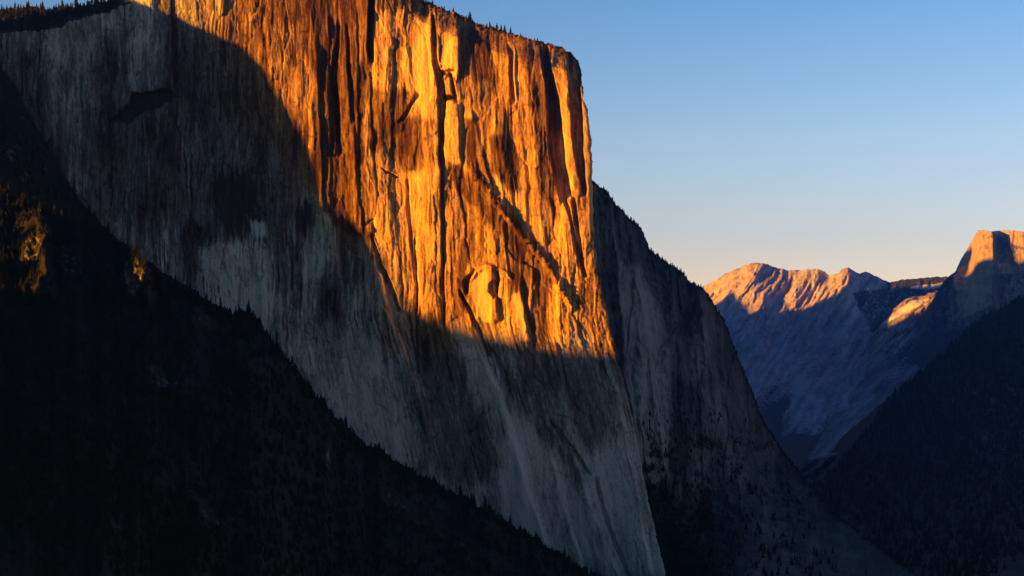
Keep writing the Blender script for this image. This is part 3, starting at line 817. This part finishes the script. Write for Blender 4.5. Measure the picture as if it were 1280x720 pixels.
# added ridge out of view, crest shaped to shade the far lower slopes
crest2 = [sun_uz(u, z0, D, t) for u, z0, D, t in [(-7150, 950, 11500, 7500), (-7600, 930, 12500, 7200)]]
crest2 += [unsun(a, b, D, t) for a, b, D, t in [(1300, 330, 12700, 6800), (1260, 332, 12700, 6700), (1215, 337, 12700, 6600), (1200, 343, 12850, 6600)]]
crest2 += [sun_uz(u, z0, D, t) for u, z0, D, t in [(-8500, 950, 13300, 6600), (-9120, 950, 14000, 6600), (-9260, 560, 14000, 6600), (-9330, 330, 14000, 6600), (-9850, 180, 14400, 6600), (-9960, 620, 14500, 6500),
                                                  (-10150, 1050, 15000, 6500), (-10500, 1050, 15800, 6500), (-10640, 760, 16200, 6500)]]
crest2 += [unsun(a, b, D, t) for a, b, D, t in [(1112, 356, 16100, 6500), (1080, 366, 15900, 6400), (1050, 378, 15800, 6300),
      (1020, 388, 15700, 6200), (985, 398, 15600, 6000), (960, 382, 15800, 5900), (940, 366, 16000, 5800), (915, 374, 15900, 5600), (890, 384, 15800, 5400), (850, 392, 15700, 5300)]]
ridge_wall('northern_shade_ridge', crest2, M_farslope, 'added high ridge, unseen behind the cliff, that shades the far slopes', 900, seed=160, jag=14)

# ------------------------------------------------------------------ conifers
def leaf_mat(name, a, b_):
    m, n, b = nodes(name)
    f = noise_node(n, 0.35, (1, 1, 1), 3, 0.6)
    n.links.new(ramp(n, f, [(0.3, a), (0.7, b_)]), b.inputs['Base Color'])
    return m
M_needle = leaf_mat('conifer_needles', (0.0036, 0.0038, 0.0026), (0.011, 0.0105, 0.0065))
M_bark = leaf_mat('conifer_bark', (0.03, 0.02, 0.014), (0.07, 0.05, 0.035))

def crown_geo(rng, tiers, spikes, thin=1.0):
    """ragged tiers of drooping boughs, height 1"""
    V = []; T = []
    lean = rng.uniform(-0.02, 0.02, 2)
    z0 = rng.uniform(0.06, 0.2)
    for k in range(tiers):
        f = k / (tiers - 1)
        z = z0 + (1 - z0) * f * 0.97
        rad = thin * 0.21 * (1 - f) ** 0.8 * rng.uniform(0.75, 1.15) + 0.008
        hgt = 1.9 * (1 - z0) / tiers
        c = len(V)
        V.append((lean[0] * z, lean[1] * z, min(z + hgt, 1.0)))
        a0 = rng.uniform(0, 6.28)
        for j in range(spikes * 2):
            a = a0 + math.pi * j / spikes
            q = rad * (rng.uniform(0.65, 1.3) if j % 2 == 0 else rng.uniform(0.25, 0.5))
            V.append((lean[0] * z + q * math.cos(a), lean[1] * z + q * math.sin(a), z - (0.035 if j % 2 == 0 else 0.0) + rng.uniform(-0.012, 0.012)))
        for j in range(spikes * 2):
            T.append((c, c + 1 + j, c + 1 + (j + 1) % (spikes * 2)))
    return np.array(V), np.array(T)

def trunk_geo(sides=6):
    V = []; T = []
    for z, r in ((-0.12, 0.022), (0.5, 0.012), (0.95, 0.003)):
        for j in range(sides):
            a = 2 * math.pi * j / sides
            V.append((r * math.cos(a), r * math.sin(a), z))
    Q = [(i * sides + j, i * sides + (j + 1) % sides, (i + 1) * sides + (j + 1) % sides, (i + 1) * sides + j) for i in range(2) for j in range(sides)]
    return np.array(V), np.array(Q)

rng = np.random.RandomState(31)
tv, tq = trunk_geo()
PROTO = []
for i in range(8):
    cv, ct = crown_geo(rng, rng.randint(9, 13), rng.randint(6, 9), rng.uniform(0.7, 1.15))
    e = bpy.data.objects.new('conifer', None)
    cm = mesh_np('crown', cv, ct, False); cm.materials.append(M_needle)
    tm = mesh_np('trunk', tv, tq, True); tm.materials.append(M_bark)
    PROTO.append((cm, tm))

def plant(x, y, z, h, group, label):
    cm, tm = PROTO[rng.randint(len(PROTO))]
    e = bpy.data.objects.new('conifer', None)
    COL.objects.link(e)
    e.location = (x, y, z); e.empty_display_size = 1
    e.rotation_euler = (rng.uniform(-0.04, 0.04), rng.uniform(-0.04, 0.04), rng.uniform(0, 6.28))
    w = h * rng.uniform(1.0, 1.5)
    e.scale = (w, w, h)
    for nm, me in (('crown', cm), ('trunk', tm)):
        o = bpy.data.objects.new(nm, me); COL.objects.link(o); o.parent = e
    tag(e, label, 'conifer', group)
    return e

def rim_point(px, dy=0.0):
    """a point on the cliff rim below the skyline trees"""
    a = np.array([px], float)
    sky0 = np.interp(a, *zip(*SKY_CAP))
    jit = (fbm(a / 6, a * 0, 3, 11) * 4 - 1.0)
    py = sky0 + jit + dy
    lip = np.interp(a, [-200, 0, 50, 78, 92, 110, 135, 165], [44, 41, 38, 34, 24, 22, 14, 4])
    back = np.clip(lip - py, 0, 60) * 9 * (1 - smooth(150, 185, a)) + np.clip(28 - (py - sky0), 0, 28) * 2.6 * smooth(470, 560, a)
    x, y, z = seen(a, py, cap_depth(a, py) + back)
    return float(x[0]), float(y[0]) , float(z[0])

# wooded lip at the top left of the cliff
for i in range(46):
    px = -4 + 156 * (i + rng.uniform(-0.35, 0.35)) / 46
    dense = 1.0 if px > 70 else 0.75
    x, y, z = rim_point(px, rng.uniform(1, 7))
    plant(x, y, z, rng.choice([15, 20, 27, 36]) * rng.uniform(0.8, 1.2) * dense, 'conifers on the left rim of the cliff',
          'dark conifer on the shaded wooded rim at the top left of the cliff')
for px in [525, 530, 536, 541, 545, 551, 557, 563, 566, 574, 583, 591, 602, 613, 617, 622, 631, 637, 644, 653, 661, 673, 678, 690, 528, 533, 538, 548, 554, 561, 578, 587, 596, 608, 615, 626, 650, 667]:
    px += rng.uniform(-1.5, 1.5)
    x, y, z = rim_point(px, rng.uniform(2.0, 4.5))
    z -= 2.5
    plant(x, y, z, rng.choice([9, 12, 17, 24]) * rng.uniform(0.85, 1.15), 'conifers on the sunlit rim of the cliff',
          'small dark conifer on the orange rim of the cliff against the sky')

def slope_points(skyl, jag, jagw, seed, depthf, relief, x0, x1, n, hmin, hmax, ybot=740, power=1.0):
    px = rng.uniform(x0, x1, n)
    sky0 = np.interp(px, *zip(*skyl)) + jag * fbm(px / jagw, px * 0, 4, seed + 2)
    h = hmin + (hmax - hmin) * rng.uniform(0, 1, n) ** power
    py = sky0 + h
    k = py < ybot
    px, py, h = px[k], py[k], h[k]
    D = depthf(px, py, h) - relief(px, py, h)
    return px, py, seen(px, py, D)

# conifers along the crest of the near ridge, tallest groups where the photo shows spires
px, py, (X, Y, Z) = slope_points(SKY_FG, 9, 15, 140, fg_depth, fg_relief, 5, 752, 205, 0.5, 9)
for i in range(len(px)):
    h = rng.choice([6, 8, 11, 15, 20]) * rng.uniform(0.8, 1.2) * (1.4 if 575 < px[i] < 665 or 110 < px[i] < 330 else 1.0)
    plant(X[i], Y[i], Z[i], h, 'conifers on the crest of the near ridge', 'black conifer on the crest of the near ridge against the grey cliff')

# everything else that is wooded reads as one dark mass
def build_forest():
    low = [crown_geo(rng, 5, 5, rng.uniform(0.8, 1.2)) for _ in range(10)]
    Vs = []; Ts = []; off = 0
    sets = []
    sets.append((slope_points(SKY_FG, 9, 15, 140, fg_depth, fg_relief, -40, 820, 7000, 6, 420, 760, 1.0), 9, 20, OUTCROPS + GREY))
    sets.append((slope_points(SKY_FG, 9, 15, 140, fg_depth, fg_relief, -40, 800, 1600, 0, 14, 760, 1.0), 6, 13, []))
    lrd = lambda x, y, h: 3250 - 1.7 * h
    sets.append((slope_points(SKY_LR, 6, 8, 130, lrd, lr_relief, -20, 180, 900, 0, 170, 330, 1.0), 8, 20, []))
    rsd = lambda x, y, h: 6350 - 6.0 * h - 0.024 * np.clip(y - 500, 0, 400) ** 2
    sets.append((slope_points(SKY_RS, 5, 10, 120, rsd, rs_relief, 980, 1300, 5000, 0, 330, 740, 1.3), 18, 34, []))
    shd = lambda x, y, h: 4300 + (x - 740) * 2.2 - h * 1.2 - 0.06 * np.clip(y - 560, 0, 300) ** 2 * smooth(835, 960, x)
    sets.append((slope_points(SKY_SH, 3, 9, 70, shd, sh_relief, 742, 1130, 700, 0, 5, 740, 1.0), 7, 16, []))
    a, b, P = slope_points(SKY_SH, 3, 9, 70, shd, sh_relief, 800, 1140, 4000, 40, 420, 740, 0.7)
    n_ = fbm(a / 20, b / 16, 3, 79) + 0.6 * (smooth(596, 610, b) * (a < 880)) + rng.uniform(-0.2, 0.2, len(a))
    k = (b > 515) & (n_ > 0.02)
    sets.append(((a[k], b[k], tuple(q[k] for q in P)), 12, 24, []))
    # shelf of trees on the cliff's left lip
    a = rng.uniform(-20, 150, 500); d = rng.uniform(0, 1, 500)
    pts = []
    for q, dd in zip(a, d):
        lip = np.interp(q, [-200, 0, 50, 78, 92, 110, 135, 165], [44, 41, 38, 34, 24, 22, 14, 4])
        s0 = np.interp(q, *zip(*SKY_CAP))
        pts.append(rim_point(q, dd * max(lip - s0 - 4, 1) + 3))
    pts = np.array(pts).T
    sets.append(((a, a * 0, tuple(pts)), 9, 22, []))
    for (px, py, (X, Y, Z)), h0, h1, holes in sets:
        keep = np.ones(len(px), bool)
        for p in holes:
            keep &= poly_mask(px, py, p, 2) < 0.5
        for i in np.nonzero(keep)[0]:
            cv, ct = low[rng.randint(len(low))]
            h = rng.uniform(h0, h1); a = rng.uniform(0, 6.28); w = h * rng.uniform(0.9, 1.35)
            c, s_ = math.cos(a) * w, math.sin(a) * w
            v = np.stack([cv[:, 0] * c - cv[:, 1] * s_ + X[i], cv[:, 0] * s_ + cv[:, 1] * c + Y[i], cv[:, 2] * h * 1.15 - 0.15 * h + Z[i]], 1)
            Vs.append(v); Ts.append(ct + off); off += len(v)
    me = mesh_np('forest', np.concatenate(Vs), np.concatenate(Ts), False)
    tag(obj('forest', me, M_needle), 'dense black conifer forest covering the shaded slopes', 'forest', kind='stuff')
build_forest()

# ------------------------------------------------------------------ evening haze in the valley air
def build_haze():
    x0, x1, y0, y1, z0, z1 = -15500, 15500, -6500, 24500, -745, 2100
    V = [(x, y, z) for x in (x0, x1) for y in (y0, y1) for z in (z0, z1)]
    Q = [(0, 1, 3, 2), (4, 6, 7, 5), (0, 4, 5, 1), (2, 3, 7, 6), (0, 2, 6, 4), (1, 5, 7, 3)]
    m = bpy.data.materials.new('haze'); m.use_nodes = True
    n = m.node_tree; n.nodes.clear()
    out = n.nodes.new('ShaderNodeOutputMaterial'); v = n.nodes.new('ShaderNodeVolumePrincipled')
    v.inputs['Color'].default_value = (0.1, 0.33, 1.0, 1)
    v.inputs['Density'].default_value = HAZE
    v.inputs['Anisotropy'].default_value = 0.7
    n.links.new(v.outputs[0], out.inputs['Volume'])
    o = obj('haze', mesh_np('haze', np.array(V), np.array(Q), False), m)
    tag(o, 'thin blue evening haze filling the valley air', 'haze', kind='stuff')
HAZE = 1.3e-5
build_haze()
